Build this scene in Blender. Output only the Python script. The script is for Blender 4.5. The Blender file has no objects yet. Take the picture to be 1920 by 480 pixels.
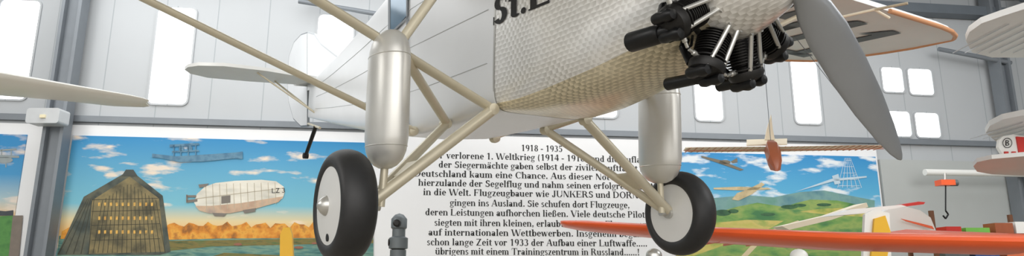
import bpy, bmesh, math, random
from mathutils import Vector, Matrix
random.seed(4)
C = bpy.context.scene.collection
PI = math.pi
F_PX = 1280.0; PITCH = math.radians(12.5); CH = 1.6
cp, sp = math.cos(PITCH), math.sin(PITCH)
CAM = Vector((0, 0, CH))
bpy.context.scene.view_settings.view_transform = 'Standard'

# ------------------------------------------------------------ camera
cd = bpy.data.cameras.new('camera'); cam = bpy.data.objects.new('camera', cd); C.objects.link(cam)
cd.sensor_width = 36; cd.lens = 24; cam.location = CAM; cam.rotation_euler = (PI/2 + PITCH, 0, 0)
cd.clip_end = 200
bpy.context.scene.camera = cam

def ray(px, py):
    a = (px-960)/F_PX; b = (240-py)/F_PX
    return Vector((a, cp-b*sp, sp+b*cp))
def at(px, py, Y):
    d = ray(px, py); return CAM + d*(Y/d.y)
def hz(px, py, z):
    d = ray(px, py); return CAM + d*((z-CH)/d.z)

# frames
Fv = Vector((.535, -.845, -.087)).normalized()
Lv = Vector((.845, .535, .035)); Lv = (Lv - Fv*Lv.dot(Fv)).normalized()
Uv = Fv.cross(Lv)
def frame(x, y, z, o):
    m = Matrix.Identity(4)
    for i in range(3):
        m[i][0] = x[i]; m[i][1] = y[i]; m[i][2] = z[i]; m[i][3] = o[i]
    return m
MP = frame(Fv, Lv, Uv, Vector((.22, 5.47, 2.14)))
MPi = MP.inverted()
a_ = math.atan(.13)
MWL = frame(Vector((math.cos(a_), math.sin(a_), 0)), Vector((-math.sin(a_), math.cos(a_), 0)), Vector((0, 0, 1)), Vector((0, 13.95, 0)))
MWi = MWL.inverted()
def loc(px, py, axis, val, Mi=MPi):
    o = Mi @ CAM; d = Mi.to_3x3() @ ray(px, py)
    return o + d*((val-o[axis])/d[axis])
def lt(px, py, t): return loc(px, py, 1, t)
def ls(px, py, s): return loc(px, py, 0, s)
def lh(px, py, h): return loc(px, py, 2, h)
def wp(px, py, off=.07):
    return loc(px, py, 1, -off, MWi)

# ------------------------------------------------------------ materials
def lin(c):
    return tuple(((v/255)/12.92 if v/255 <= .04045 else ((v/255+.055)/1.055)**2.4) for v in c)
def M(name, col, rough=.5, metal=0, var=.08, scale=6, bump=0, emit=0, coat=0):
    m = bpy.data.materials.new(name); m.use_nodes = True; nt = m.node_tree; N = nt.nodes; L = nt.links
    b = N['Principled BSDF']; c = lin(col)
    tc = N.new('ShaderNodeTexCoord'); no = N.new('ShaderNodeTexNoise'); no.inputs['Scale'].default_value = scale
    no.inputs['Detail'].default_value = 4
    L.new(tc.outputs['Object'], no.inputs['Vector'])
    mx = N.new('ShaderNodeMix'); mx.data_type = 'RGBA'
    mx.inputs[6].default_value = tuple(v*(1-var) for v in c)+(1,)
    mx.inputs[7].default_value = tuple(min(1, v*(1+var)) for v in c)+(1,)
    L.new(no.outputs[0], mx.inputs[0]); L.new(mx.outputs[2], b.inputs['Base Color'])
    b.inputs['Roughness'].default_value = rough; b.inputs['Metallic'].default_value = metal
    if coat: b.inputs['Coat Weight'].default_value = coat
    if bump:
        bp = N.new('ShaderNodeBump'); bp.inputs['Strength'].default_value = bump; bp.inputs['Distance'].default_value = .01
        L.new(no.outputs[0], bp.inputs['Height']); L.new(bp.outputs[0], b.inputs['Normal'])
    if emit:
        L.new(mx.outputs[2], b.inputs['Emission Color']); b.inputs['Emission Strength'].default_value = emit
    return m

silver = M('silver_paint', (196, 200, 203), .38, .35, .05, 3)
silver_bright = M('silver_fabric', (228, 230, 232), .34, .3, .05, 2)
tube_mat = M('silver_tube', (212, 204, 182), .36, .35, .06, 8)
fair_mat = M('fairing_metal', (216, 215, 210), .34, .5, .08, 5)
steel = M('bare_steel', (200, 199, 194), .28, .7, .1, 12)
prop_mat = M('propeller_metal', (158, 161, 165), .34, .65, .08, 4)
rubber = M('tyre_rubber', (36, 36, 37), .5, 0, .25, 20, .1)
disc_mat = M('wheel_disc', (228, 228, 226), .42, .15, .06, 4)
black = M('engine_black', (16, 16, 17), .38, .2, .3, 15)
black2 = M('engine_fins', (34, 33, 32), .45, .4, .3, 15)
ink = M('black_paint', (25, 24, 24), .6, 0, .1, 5)
grey_ink = M('grey_registration', (92, 98, 102), .6, 0, .1, 5)
wing_mat = M('wing_fabric', (222, 223, 221), .5, .1, .05, 3)
wing_edge = M('wing_edge_tan', (206, 150, 108), .5, .1, .08, 3)
glass_blue = M('side_window_glass', (120, 145, 165), .1, .3, .1, 3)
white_gl = M('white_gelcoat', (242, 242, 238), .3, 0, .02, 2)
board_mat = M('white_board', (236, 237, 238), .6, 0, .02, 1)
col_mat = M('column_grey', (126, 132, 138), .5, .2, .08, 5)
beam_mat = M('beam_grey', (112, 120, 128), .5, .2, .08, 5)
ceil_mat = M('ceiling_metal', (165, 170, 172), .6, 0, .06, 2)
floor_mat = M('floor_concrete', (158, 150, 136), .5, 0, .1, 2)
orange = M('orange_paint', (248, 100, 44), .4, 0, .06, 4, coat=.2)
orange_dk = M('orange_under', (225, 120, 80), .5, 0, .08, 4)
red = M('red_paint', (205, 45, 35), .4, 0, .06, 4)
yellow = M('yellow_paint', (240, 186, 36), .4, 0, .06, 4)
cream = M('cream_fabric', (228, 216, 192), .5, 0, .05, 5)
wood = M('varnished_wood', (160, 88, 56), .4, 0, .15, 9)
rib_wood = M('pale_rib_wood', (196, 150, 118), .5, 0, .12, 9)
grey_m = M('machine_grey', (105, 112, 115), .45, .3, .1, 9)
brown = M('rack_wood', (110, 70, 45), .6, 0, .2, 9)
green = M('green_box', (120, 190, 80), .5, 0, .1, 9)

def cladding():
    m = M('wall_cladding', (182, 186, 189), .55, 0, .03, 1)
    nt = m.node_tree; N = nt.nodes; L = nt.links; b = N['Principled BSDF']
    tc = N.new('ShaderNodeTexCoord'); sx = N.new('ShaderNodeSeparateXYZ'); L.new(tc.outputs['Object'], sx.inputs[0])
    f = N.new('ShaderNodeMath'); f.operation = 'FRACT'; L.new(sx.outputs[0], f.inputs[0])
    g = N.new('ShaderNodeMath'); g.operation = 'LESS_THAN'; g.inputs[1].default_value = .02; L.new(f.outputs[0], g.inputs[0])
    old = b.inputs['Base Color'].links[0].from_socket
    mx = N.new('ShaderNodeMix'); mx.data_type = 'RGBA'; L.new(g.outputs[0], mx.inputs[0]); L.new(old, mx.inputs[6])
    mx.inputs[7].default_value = lin((158, 164, 168))+(1,)
    L.new(mx.outputs[2], b.inputs['Base Color'])
    return m
clad = cladding()

def swirl(name, c1, c2, rough):
    m = bpy.data.materials.new(name); m.use_nodes = True; nt = m.node_tree; N = nt.nodes; L = nt.links
    b = N['Principled BSDF']; tc = N.new('ShaderNodeTexCoord')
    sx = N.new('ShaderNodeSeparateXYZ'); L.new(tc.outputs['Object'], sx.inputs[0])
    def mth(op, a, bb=None, c=None):
        n = N.new('ShaderNodeMath'); n.operation = op
        for i, q in enumerate((a, bb, c)):
            if q is None: continue
            if isinstance(q, (int, float)): n.inputs[i].default_value = q
            else: L.new(q, n.inputs[i])
        return n.outputs[0]
    no2 = N.new('ShaderNodeTexNoise'); no2.inputs['Scale'].default_value = 2.2; L.new(tc.outputs['Object'], no2.inputs['Vector'])
    no3 = N.new('ShaderNodeTexNoise'); no3.inputs['Scale'].default_value = 11; L.new(tc.outputs['Object'], no3.inputs['Vector'])
    jit = mth('MULTIPLY', mth('SUBTRACT', no3.outputs[0], .5), .03)
    u = mth('MULTIPLY', mth('ADD', sx.outputs[0], jit), 17.0)
    v = mth('MULTIPLY', mth('ADD', mth('SUBTRACT', sx.outputs[2], mth('MULTIPLY', sx.outputs[1], .9)), jit), 27.0)
    row = mth('FLOOR', v); fv = mth('FRACT', v)
    odd = mth('MULTIPLY', mth('FLOORED_MODULO', row, 2.0), .5)
    fu = mth('SUBTRACT', mth('FRACT', mth('ADD', u, odd)), .5)
    r2 = mth('ADD', mth('MULTIPLY', fu, fu), mth('MULTIPLY', mth('MULTIPLY', fv, fv), .45))
    r = mth('SQRT', r2)
    ringw = mth('SINE', mth('MULTIPLY', r, 38.0))
    ang = mth('ARCTAN2', fv, fu)
    fan = mth('MULTIPLY', mth('SINE', mth('ADD', mth('MULTIPLY', ang, 2.0), mth('MULTIPLY', no2.outputs[0], 11.0))), .34)
    k = mth('ADD', mth('MULTIPLY', r, .3), fan)
    k = mth('ADD', k, mth('MULTIPLY', mth('SUBTRACT', no2.outputs[0], .5), 1.3))
    k = mth('ADD', k, .14)
    rp = N.new('ShaderNodeValToRGB'); L.new(k, rp.inputs[0])
    rp.color_ramp.elements[0].position = .05; rp.color_ramp.elements[0].color = lin(c1)+(1,)
    rp.color_ramp.elements[1].position = .95; rp.color_ramp.elements[1].color = lin(c2)+(1,)
    L.new(rp.outputs[0], b.inputs['Base Color'])
    hgt = mth('ADD', mth('MULTIPLY', ringw, .05), mth('MULTIPLY', r, .3))
    bp = N.new('ShaderNodeBump'); bp.inputs['Strength'].default_value = .12; bp.inputs['Distance'].default_value = .01
    L.new(hgt, bp.inputs['Height']); L.new(bp.outputs[0], b.inputs['Normal'])
    b.inputs['Metallic'].default_value = .55; b.inputs['Roughness'].default_value = rough
    return m
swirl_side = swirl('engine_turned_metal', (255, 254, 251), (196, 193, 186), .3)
swirl_belly_reflect = swirl('engine_turned_belly_reflection', (236, 226, 200), (156, 147, 120), .3)  # same metal as the sides; darker brown-green reflection put into its colour

pane_mat = M('daylight_pane', (250, 253, 255), .4, 0, .01, 1, emit=1.9)

def sky_mat(name, stops, z0, z1, cloud, thr, scale):
    m = bpy.data.materials.new(name); m.use_nodes = True; nt = m.node_tree; N = nt.nodes; L = nt.links
    b = N['Principled BSDF']; g = N.new('ShaderNodeNewGeometry'); sx = N.new('ShaderNodeSeparateXYZ'); L.new(g.outputs['Position'], sx.inputs[0])
    mr = N.new('ShaderNodeMapRange'); mr.inputs[1].default_value = z0; mr.inputs[2].default_value = z1; L.new(sx.outputs[2], mr.inputs[0])
    r = N.new('ShaderNodeValToRGB'); L.new(mr.outputs[0], r.inputs[0])
    els = r.color_ramp.elements
    while len(els) < len(stops): els.new(.5)
    for e, (p, c) in zip(els, stops): e.position = p; e.color = lin(c)+(1,)
    mp = N.new('ShaderNodeMapping'); mp.inputs['Scale'].default_value = (.75, .75, 2.6); L.new(g.outputs['Position'], mp.inputs[0])
    no = N.new('ShaderNodeTexNoise'); no.inputs['Scale'].default_value = scale; no.inputs['Detail'].default_value = 6; L.new(mp.outputs[0], no.inputs['Vector'])
    cr = N.new('ShaderNodeValToRGB'); cr.color_ramp.elements[0].position = thr; cr.color_ramp.elements[1].position = thr+.1
    cr.color_ramp.elements[0].color = (0, 0, 0, 1); cr.color_ramp.elements[1].color = (.9, .9, .9, 1)
    L.new(no.outputs[0], cr.inputs[0])
    mx = N.new('ShaderNodeMix'); mx.data_type = 'RGBA'; L.new(cr.outputs[0], mx.inputs[0]); L.new(r.outputs[0], mx.inputs[6]); mx.inputs[7].default_value = lin(cloud)+(1,)
    L.new(mx.outputs[2], b.inputs['Base Color']); b.inputs['Roughness'].default_value = .6
    return m

def patchy(name, cols, scale, stretch=(1, 1, 1)):
    m = bpy.data.materials.new(name); m.use_nodes = True; nt = m.node_tree; N = nt.nodes; L = nt.links
    b = N['Principled BSDF']; g = N.new('ShaderNodeNewGeometry')
    mp = N.new('ShaderNodeMapping'); mp.inputs['Scale'].default_value = stretch; L.new(g.outputs['Position'], mp.inputs[0])
    no = N.new('ShaderNodeTexNoise'); no.inputs['Scale'].default_value = scale; no.inputs['Detail'].default_value = 6; L.new(mp.outputs[0], no.inputs['Vector'])
    r = N.new('ShaderNodeValToRGB'); L.new(no.outputs[0], r.inputs[0]); els = r.color_ramp.elements
    while len(els) < len(cols): els.new(.5)
    for i, (e, c) in enumerate(zip(els, cols)): e.position = .32+.36*i/(len(cols)-1); e.color = lin(c)+(1,)
    L.new(r.outputs[0], b.inputs['Base Color']); b.inputs['Roughness'].default_value = .65
    return m

# ------------------------------------------------------------ mesh builder
MW = {}
class MB:
    def __init__(s): s.v = []; s.f = []
    def add(s, vs, fs):
        k = len(s.v); s.v += [Vector(v) for v in vs]; s.f += [tuple(i+k for i in f) for f in fs]; return s
    def box(s, c, size, R=None):
        c = Vector(c); x, y, z = [q/2 for q in size]; vs = []
        for i in (-1, 1):
            for j in (-1, 1):
                for k in (-1, 1):
                    p = Vector((i*x, j*y, k*z)); vs.append(c + (R @ p if R else p))
        return s.add(vs, [(0, 1, 3, 2), (4, 6, 7, 5), (0, 4, 5, 1), (2, 3, 7, 6), (0, 2, 6, 4), (1, 5, 7, 3)])
    def loft(s, rings, caps=True, closed=True):
        n = len(rings[0]); vs = [p for r in rings for p in r]; fs = []
        for i in range(len(rings)-1):
            for j in range(n if closed else n-1):
                k = (j+1) % n; fs.append((i*n+j, i*n+k, (i+1)*n+k, (i+1)*n+j))
        if caps: fs.append(tuple(range(n))[::-1]); fs.append(tuple((len(rings)-1)*n+j for j in range(n)))
        return s.add(vs, fs)
    def tube(s, p0, p1, r0, r1=None, n=14, flat=1.0, wide=None):
        p0 = Vector(p0); p1 = Vector(p1); r1 = r0 if r1 is None else r1
        d = (p1-p0).normalized(); w = Vector(wide) if wide is not None else (Vector((0, 0, 1)) if abs(d.z) < .9 else Vector((1, 0, 0)))
        a = (w - d*w.dot(d)).normalized(); b = d.cross(a)
        rr = [[p + a*(r*math.cos(2*PI*i/n)) + b*(r*flat*math.sin(2*PI*i/n)) for i in range(n)] for p, r in ((p0, r0), (p1, r1))]
        return s.loft(rr)
    def path(s, pts, r, n=10):
        for a, b in zip(pts, pts[1:]): s.tube(a, b, r, n=n)
        return s
    def lathe(s, o, d, prof, n=32, sx=1.0, sy=1.0, wide=None):
        o = Vector(o); d = Vector(d).normalized(); w = Vector(wide) if wide is not None else (Vector((0, 0, 1)) if abs(d.z) < .9 else Vector((1, 0, 0)))
        a = (w - d*w.dot(d)).normalized(); b = d.cross(a)
        return s.loft([[o + d*z + a*(r*sx*math.cos(2*PI*i/n)) + b*(r*sy*math.sin(2*PI*i/n)) for i in range(n)] for r, z in prof])
    def prism(s, pts, vec):
        vec = Vector(vec); n = len(pts); pts = [Vector(p) for p in pts]
        vs = pts + [p+vec for p in pts]
        fs = [tuple(range(n)), tuple(range(n, 2*n))[::-1]] + [(i, (i+1) % n, n+(i+1) % n, n+i) for i in range(n)]
        return s.add(vs, fs)
    def flat(s, pts): return s.add(pts, [tuple(range(len(pts)))])
    def build(s, name, m, parent=None, local=False, smooth=False, norm=True, Mx=None):
        if Mx is not None: s.v = [Mx @ v for v in s.v]
        org = Vector((0, 0, 0))
        if parent is not None:
            mw = MW[parent]
            if not local:
                inv = mw.inverted(); s.v = [inv @ v for v in s.v]
        else:
            xs = [v.x for v in s.v]; ys = [v.y for v in s.v]; zs = [v.z for v in s.v]
            org = Vector(((min(xs)+max(xs))/2, (min(ys)+max(ys))/2, min(zs))); s.v = [v-org for v in s.v]
        me = bpy.data.meshes.new(name); me.from_pydata([tuple(v) for v in s.v], [], s.f); me.update()
        if norm:
            bm = bmesh.new(); bm.from_mesh(me); bmesh.ops.recalc_face_normals(bm, faces=bm.faces); bm.to_mesh(me); bm.free()
        if smooth:
            for p in me.polygons: p.use_smooth = True
            me.set_sharp_from_angle(angle=math.radians(42))
        me.materials.append(m)
        o = bpy.data.objects.new(name, me); C.objects.link(o)
        if parent is not None: o.parent = parent; MW[o] = MW[parent]
        else: o.location = org; MW[o] = Matrix.Translation(org)
        return o
def thing(name, label, cat, mtx, group=None):
    o = bpy.data.objects.new(name, None); C.objects.link(o)
    if isinstance(mtx, Vector): mtx = Matrix.Translation(mtx)
    o.matrix_world = mtx; MW[o] = mtx.copy(); o['label'] = label; o['category'] = cat; o.empty_display_size = .1
    if group: o['group'] = group
    return o
def tag(o, label, cat, group=None):
    o['label'] = label; o['category'] = cat
    if group: o['group'] = group
    return o
def struct(o): o['kind'] = 'structure'; return o

# ------------------------------------------------------------ serif lettering
class Font:
    def __init__(s, w=.13, h=.045, serif=True): s.w = w; s.h = h; s.sf = serif
    def glyph(s, ch):
        P = []; w = s.w; h = s.h; X = .46; CA = .68; A = .70
        def rect(a, b, c, d): P.append([(a, b), (c, b), (c, d), (a, d)])
        def st(x, y0, y1, e='', ww=None):
            ww = ww or w
            rect(x, y0, x+ww, y1)
            if s.sf:
                if 'b' in e: rect(x-.045, y0, x+ww+.045, y0+.035)
                if 't' in e: rect(x-.045, y1-.035, x+ww+.045, y1)
                if 'l' in e: P.append([(x-.055, y1-.05), (x+.01, y1-.08), (x+.01, y1), (x-.055, y1-.02)])
                if 'r' in e: rect(x+ww, y0, x+ww+.05, y0+.035)
        def ring(cx, cy, rx, ry, a0=0, a1=360, wx=None, wy=None):
            wx = w if wx is None else wx; wy = h if wy is None else wy; n = max(4, int(abs(a1-a0)/18))
            for i in range(n):
                q = []
                for k, o in ((i, 0), (i+1, 0), (i+1, 1), (i, 1)):
                    a = math.radians(a0+(a1-a0)*k/n)
                    q.append((cx+(rx-o*wx)*math.cos(a), cy+(ry-o*wy)*math.sin(a)))
                P.append(q)
        def dg(x0, y0, x1, y1, ww): P.append([(x0, y0), (x0+ww, y0), (x1+ww, y1), (x1, y1)])
        def dot(x, y, r): P.append([(x+r*math.cos(i*PI/4), y+r*math.sin(i*PI/4)) for i in range(8)])
        def bar(x0, x1, y, t=None): rect(x0, y, x1, y+(t or h))
        adv = .5; base = ch
        um = ch in 'äöü'
        if um: base = {'ä': 'a', 'ö': 'o', 'ü': 'u'}[ch]
        c = base
        if c == ' ': return [], .25
        if c == 'a': ring(.17, .14, .15, .15); st(.25, 0, .33, 'r'); ring(.2, .32, .18, .14, 0, 165, w*.9); adv = .46
        elif c == 'b': st(.04, 0, A, 'l'); ring(.27, .23, .2, .24); adv = .5
        elif c == 'c': ring(.24, .23, .2, .24, 50, 315); dot(.36, .36, .055); adv = .43
        elif c == 'd': ring(.23, .23, .2, .24); st(.3, 0, A, 'lr'); adv = .52
        elif c == 'e': ring(.23, .23, .2, .24, 0, 320); bar(.08, .42, .22); adv = .45
        elif c == 'f': st(.08, 0, .55, 'b'); ring(.25, .54, .17, .16, 50, 180, w); dot(.33, .62, .05); bar(0, .32, .42); adv = .33
        elif c == 'g': ring(.22, .3, .18, .17, wx=w*.8); ring(.23, -.08, .2, .12, wx=.06, wy=.05); st(.1, .0, .16, ww=.06); dot(.42, .42, .05); adv = .48
        elif c in 'hn': st(.05, 0, A if c == 'h' else X, 'bl'); ring(.29, .27, .18, .2, 0, 130); st(.34, 0, .28, 'b'); adv = .54
        elif c == 'i': st(.07, 0, X, 'bl'); dot(.135, .61, .075); adv = .28
        elif c == 'k': st(.05, 0, A, 'bl'); dg(.16, .2, .38, X, .05); dg(.22, .27, .36, 0, w); bar(.3, .5, .43, .03); adv = .54
        elif c == 'l': st(.07, 0, A, 'bl'); adv = .28
        elif c == 'm':
            st(.05, 0, X, 'bl'); ring(.28, .27, .16, .2, 0, 130); st(.31, 0, .28, 'b'); ring(.53, .27, .17, .2, 0, 130); st(.57, 0, .28, 'b'); adv = .78
        elif c == 'o': ring(.235, .23, .21, .24); adv = .47
        elif c == 'p': st(.04, -.21, X, 'bl'); ring(.27, .23, .2, .24); adv = .5
        elif c == 'r': st(.05, 0, X, 'bl'); ring(.28, .3, .14, .16, 60, 160, w*.7); dot(.33, .38, .065); adv = .42
        elif c == 's': ring(.18, .345, .14, .125, 25, 275, w*.75, h*1.3); ring(.18, .125, .16, .135, -155, 95, w*.75, h*1.3); adv = .37
        elif c == 'ß': st(.06, 0, .55, 'b'); ring(.26, .53, .17, .17, -60, 180, w*.8); ring(.27, .19, .2, .2, -140, 100, w*.9); adv = .54
        elif c == 't': st(.08, .06, .58); bar(0, .31, .42); ring(.22, .09, .14, .1, 180, 330, w*.9); adv = .33
        elif c == 'u': st(.04, .1, X, 'l'); ring(.22, .16, .18, .17, 180, 320); st(.32, 0, X, 'lr'); adv = .53
        elif c == 'v': dg(.01, X, .16, 0, w); dg(.37, X, .22, 0, .045); bar(-.02, .2, .43, .03); bar(.31, .48, .43, .03); adv = .47
        elif c == 'w': dg(.01, X, .14, 0, w); dg(.3, X, .19, 0, .045); dg(.27, X, .4, 0, w); dg(.6, X, .46, 0, .045); bar(-.02, .2, .43, .03); bar(.54, .7, .43, .03); adv = .7
        elif c == 'z': bar(.03, .39, .42); bar(.03, .39, 0); dg(.03, 0, .26, X, w); adv = .42
        elif c == 'A': dg(.02, 0, .29, CA, .05); dg(.47, 0, .27, CA, w*1.1); bar(.14, .5, .22); bar(-.03, .17, 0, .03); bar(.42, .68, 0, .03); adv = .68
        elif c == 'B': st(.06, 0, CA, 'tb'); ring(.27, .51, .22, .17, -90, 90); ring(.28, .18, .26, .185, -90, 90); bar(.1, .3, CA-h); bar(.1, .3, .32); bar(.1, .3, 0); adv = .6
        elif c == 'C': ring(.36, .34, .31, .35, 45, 315); dg(.58, .42, .58, CA, .04); adv = .66
        elif c == 'D': st(.06, 0, CA, 'tb'); ring(.28, .34, .36, .34, -90, 90); bar(.1, .3, CA-h); bar(.1, .3, 0); adv = .69
        elif c == 'E': st(.06, 0, CA, 'tb'); bar(.1, .54, CA-h); bar(.1, .56, 0); bar(.1, .42, .33); st(.51, .5, CA, ww=.035); st(.53, 0, .2, ww=.035); st(.4, .25, .44, ww=.03); adv = .62
        elif c == 'F': st(.06, 0, CA, 'tb'); bar(.1, .53, CA-h); bar(.1, .4, .33); st(.5, .48, CA, ww=.035); st(.38, .25, .44, ww=.03); adv = .57
        elif c == 'I': st(.1, 0, CA, 'tb'); adv = .34
        elif c == 'J': st(.24, .1, CA, 't'); ring(.2, .12, .17, .15, 190, 350); dot(.09, .13, .06); adv = .48
        elif c == 'K': st(.06, 0, CA, 'tb'); dg(.2, .28, .54, CA, .05); dg(.28, .4, .5, 0, w*1.1); bar(.46, .68, CA-.03, .03); bar(.44, .7, 0, .03); adv = .7
        elif c == 'L': st(.06, 0, CA, 'tb'); bar(.1, .56, 0); st(.53, 0, .22, ww=.035); adv = .6
        elif c == 'N': st(.09, 0, CA, ww=.05 if s.sf else w); st(.54, 0, CA, ww=.05 if s.sf else w); dg(.06, CA, .44, 0, w*1.1); adv = .68
        elif c == 'O': ring(.36, .34, .32, .35); adv = .72
        elif c == 'P': st(.06, 0, CA, 'tb'); ring(.27, .49, .25, .19, -90, 90); bar(.1, .3, CA-h); bar(.1, .3, .3); adv = .58
        elif c == 'R': st(.06, 0, CA, 'tb'); ring(.27, .5, .25, .18, -90, 90); bar(.1, .3, CA-h); bar(.1, .3, .32); dg(.28, .34, .48, 0, w*1.1); bar(.46, .68, 0, .03); adv = .68
        elif c == 'S': ring(.26, .51, .2, .18, 20, 275, w, h*1.4); ring(.26, .19, .22, .2, -155, 92, w, h*1.4); st(.42, .46, CA, ww=.03); st(.03, .02, .22, ww=.03); adv = .52
        elif c == 'T': st(.26, 0, CA, 'b'); bar(.04, .61, CA-h); st(.03, .48, CA, ww=.035); st(.59, .48, CA, ww=.035); adv = .65
        elif c == 'U': st(.06, .2, CA, 't'); ring(.34, .22, .28, .23, 180, 360); st(.56, .2, CA, 't', .05); adv = .7
        elif c == 'V': dg(.02, CA, .28, 0, w*1.1); dg(.6, CA, .36, 0, .045); bar(-.03, .23, CA-.03, .03); bar(.5, .74, CA-.03, .03); adv = .7
        elif c == 'W': dg(.02, CA, .22, 0, w); dg(.46, CA, .3, 0, .045); dg(.42, CA, .62, 0, w); dg(.9, CA, .7, 0, .045); bar(-.03, .22, CA-.03, .03); bar(.8, 1.02, CA-.03, .03); adv = .97
        elif c == 'X': dg(.02, CA, .44, 0, w*1.1); dg(.02, 0, .44, CA, w*1.1); adv = .62
        elif c == 'Z': bar(.04, .56, CA-h*1.3, h*1.3); bar(.04, .56, 0, h*1.3); dg(.04, 0, .42, CA, w*1.1); adv = .62
        elif c == '1': st(.2, 0, CA, 'b'); P.append([(.06, .55), (.2, .56), (.2, CA)]); adv = .5
        elif c == '2': ring(.25, .47, .2, .21, -25, 165); dg(.04, 0, .3, .42, w); bar(.04, .46, 0, max(h, .09)); adv = .5
        elif c == '3': ring(.23, .51, .19, .17, -80, 150); ring(.23, .19, .22, .2, -150, 80); adv = .5
        elif c == '4': st(.28, 0, CA); bar(.02, .48, .17, .08); dg(.02, .2, .27, CA, .05); adv = .5
        elif c == '5': ring(.23, .21, .22, .22, -150, 120); bar(.1, .44, CA-.1, .1); st(.1, .36, CA, ww=.05); adv = .5
        elif c == '8': ring(.25, .51, .18, .17, wx=w*.85); ring(.25, .18, .21, .19); adv = .5
        elif c == '9': ring(.25, .46, .21, .22); ring(.2, .36, .26, .37, -80, 20, w*.9); adv = .5
        elif c == '0': ring(.25, .34, .21, .35); adv = .5
        elif c == '.': dot(.12, .065, .075); adv = .25
        elif c == ',': dot(.12, .07, .075); dg(.06, -.13, .13, .05, .05); adv = .25
        elif c == '(': ring(.3, .27, .24, .46, 120, 240, .1, .06); adv = .33
        elif c == ')': ring(.03, .27, .24, .46, -60, 60, .1, .06); adv = .33
        elif c == '-': bar(.04, .29, .19, .09); adv = .33
        elif c == '!': P.append([(.09, .68), (.12, .2), (.18, .2), (.23, .68)]); dot(.16, .065, .075); adv = .33
        if um: dot(.14, .6, .065); dot(.33, .6, .065)
        return P, adv
    def text(s, t):
        x = 0; out = []
        for ch in t:
            g, a = s.glyph(ch)
            out += [[(x+p[0], p[1]) for p in q] for q in g]; x += a
        return out, x
serif = Font()

# ------------------------------------------------------------ room
struct(MB().box((1, 8, -.05), (34, 40, .1)).build('floor', floor_mat))
struct(MB().box((2, .1, 4.1), (36, .2, 8.2)).build('wall_back', clad, Mx=MWL))
struct(MB().box((-14.2, 4, 4), (.2, 20, 8.2)).build('wall_left', clad))
struct(MB().box((17, 6, 4), (.2, 22, 8.2)).build('wall_right', clad))
struct(MB().box((1, 7, 8.3), (34, 22, .1)).build('ceiling', ceil_mat))
struct(MB().box((2, -.2, 7.75), (32, .3, .22)).build('trim_1', beam_mat, Mx=MWL))
struct(MB().box((2, -.05, 4.62), (32, .1, .12)).build('trim_2', col_mat, Mx=MWL))
for k in range(6):
    struct(MB().box((-10+4.4*k, 6, 8.1), (.18, 18, .3)).build('ceiling_beam', beam_mat))

def rrect(u0, z0, u1, z1, r, y, n=5):
    pts = []
    for cx, cz, a in ((u1-r, z1-r, 0), (u0+r, z1-r, 90), (u0+r, z0+r, 180), (u1-r, z0+r, 270)):
        for i in range(n+1):
            q = math.radians(a+90*i/n); pts.append(Vector((cx+r*math.cos(q), y, cz+r*math.sin(q))))
    return pts
wn = [0]
def window(u0, z0, u1, z1, r=.1):
    wn[0] += 1; e = .035
    o = rrect(u0-e, z0-e, u1+e, z1+e, r+.03, -.03); i = rrect(u0, z0, u1, z1, r, -.03)
    b = rrect(u0, z0, u1, z1, r, .0); ob = rrect(u0-e, z0-e, u1+e, z1+e, r+.03, .0)
    m = MB(); m.loft([ob, o, i, b], caps=False)
    f = struct(m.build('window_%d' % wn[0], clad, Mx=MWL))
    m = MB(); m.flat(rrect(u0, z0, u1, z1, r, -.012)); m.build('pane', pane_mat, f, Mx=MWL)
for px in (5, 311, 620, 925, 1130, 1330, 1515):
    c = wp(px, 220, 0); hw = .36 if px < 700 else .31
    window(c.x-hw, 4.98, c.x+hw, 7.0)
for (x0, y0, x1, y1) in ((1656, 128, 1689, 172), (1706, 131, 1744, 177), (1666, 210, 1703, 255), (1719, 213, 1757, 257)):
    a = wp(x0, y1, 0); b = wp(x1, y0, 0); window(a.x, a.z, b.x, b.z, .08)

def column(px, w, nm='trim_3'):
    u = wp(px, 240, .3).x
    m = MB(); m.box((u-w/2+.03, -.3, 4.1), (.06, .3, 8.2)); m.box((u+w/2-.03, -.3, 4.1), (.06, .3, 8.2)); m.box((u, -.3, 4.1), (w-.12, .04, 8.2))
    struct(m.build(nm, col_mat, Mx=MWL))
column(108, .36, 'trim_3'); column(1893, .3, 'trim_4')
struct(MB().tube(wp(1760, 92, .4), wp(1895, 118, .4), .05).build('trim_5', col_mat, Mx=MWL))
struct(MB().tube(wp(560, 2, .3), wp(730, 30, .3), .05).build('trim_6', col_mat, Mx=MWL))

c = at(90, 220, 12.2)
t = thing('heater_box', 'small light grey box mounted on the steel column at the left', 'box', c-Vector((0, 0, .16)))
m = MB(); m.loft([[c+Vector((p.x, dy, p.z)) for p in rrect(-.3, -.14, .3, .14, .05, 0)] for dy in (-.15, .15)]); m.build('housing', M('box_grey', (200, 203, 205), .4), t)
m = MB(); m.box(c+Vector((.02, -.17, -.02)), (.09, .04, .06)); m.build('status_lamp', M('lamp_cream', (235, 225, 190), .4), t)

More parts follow.
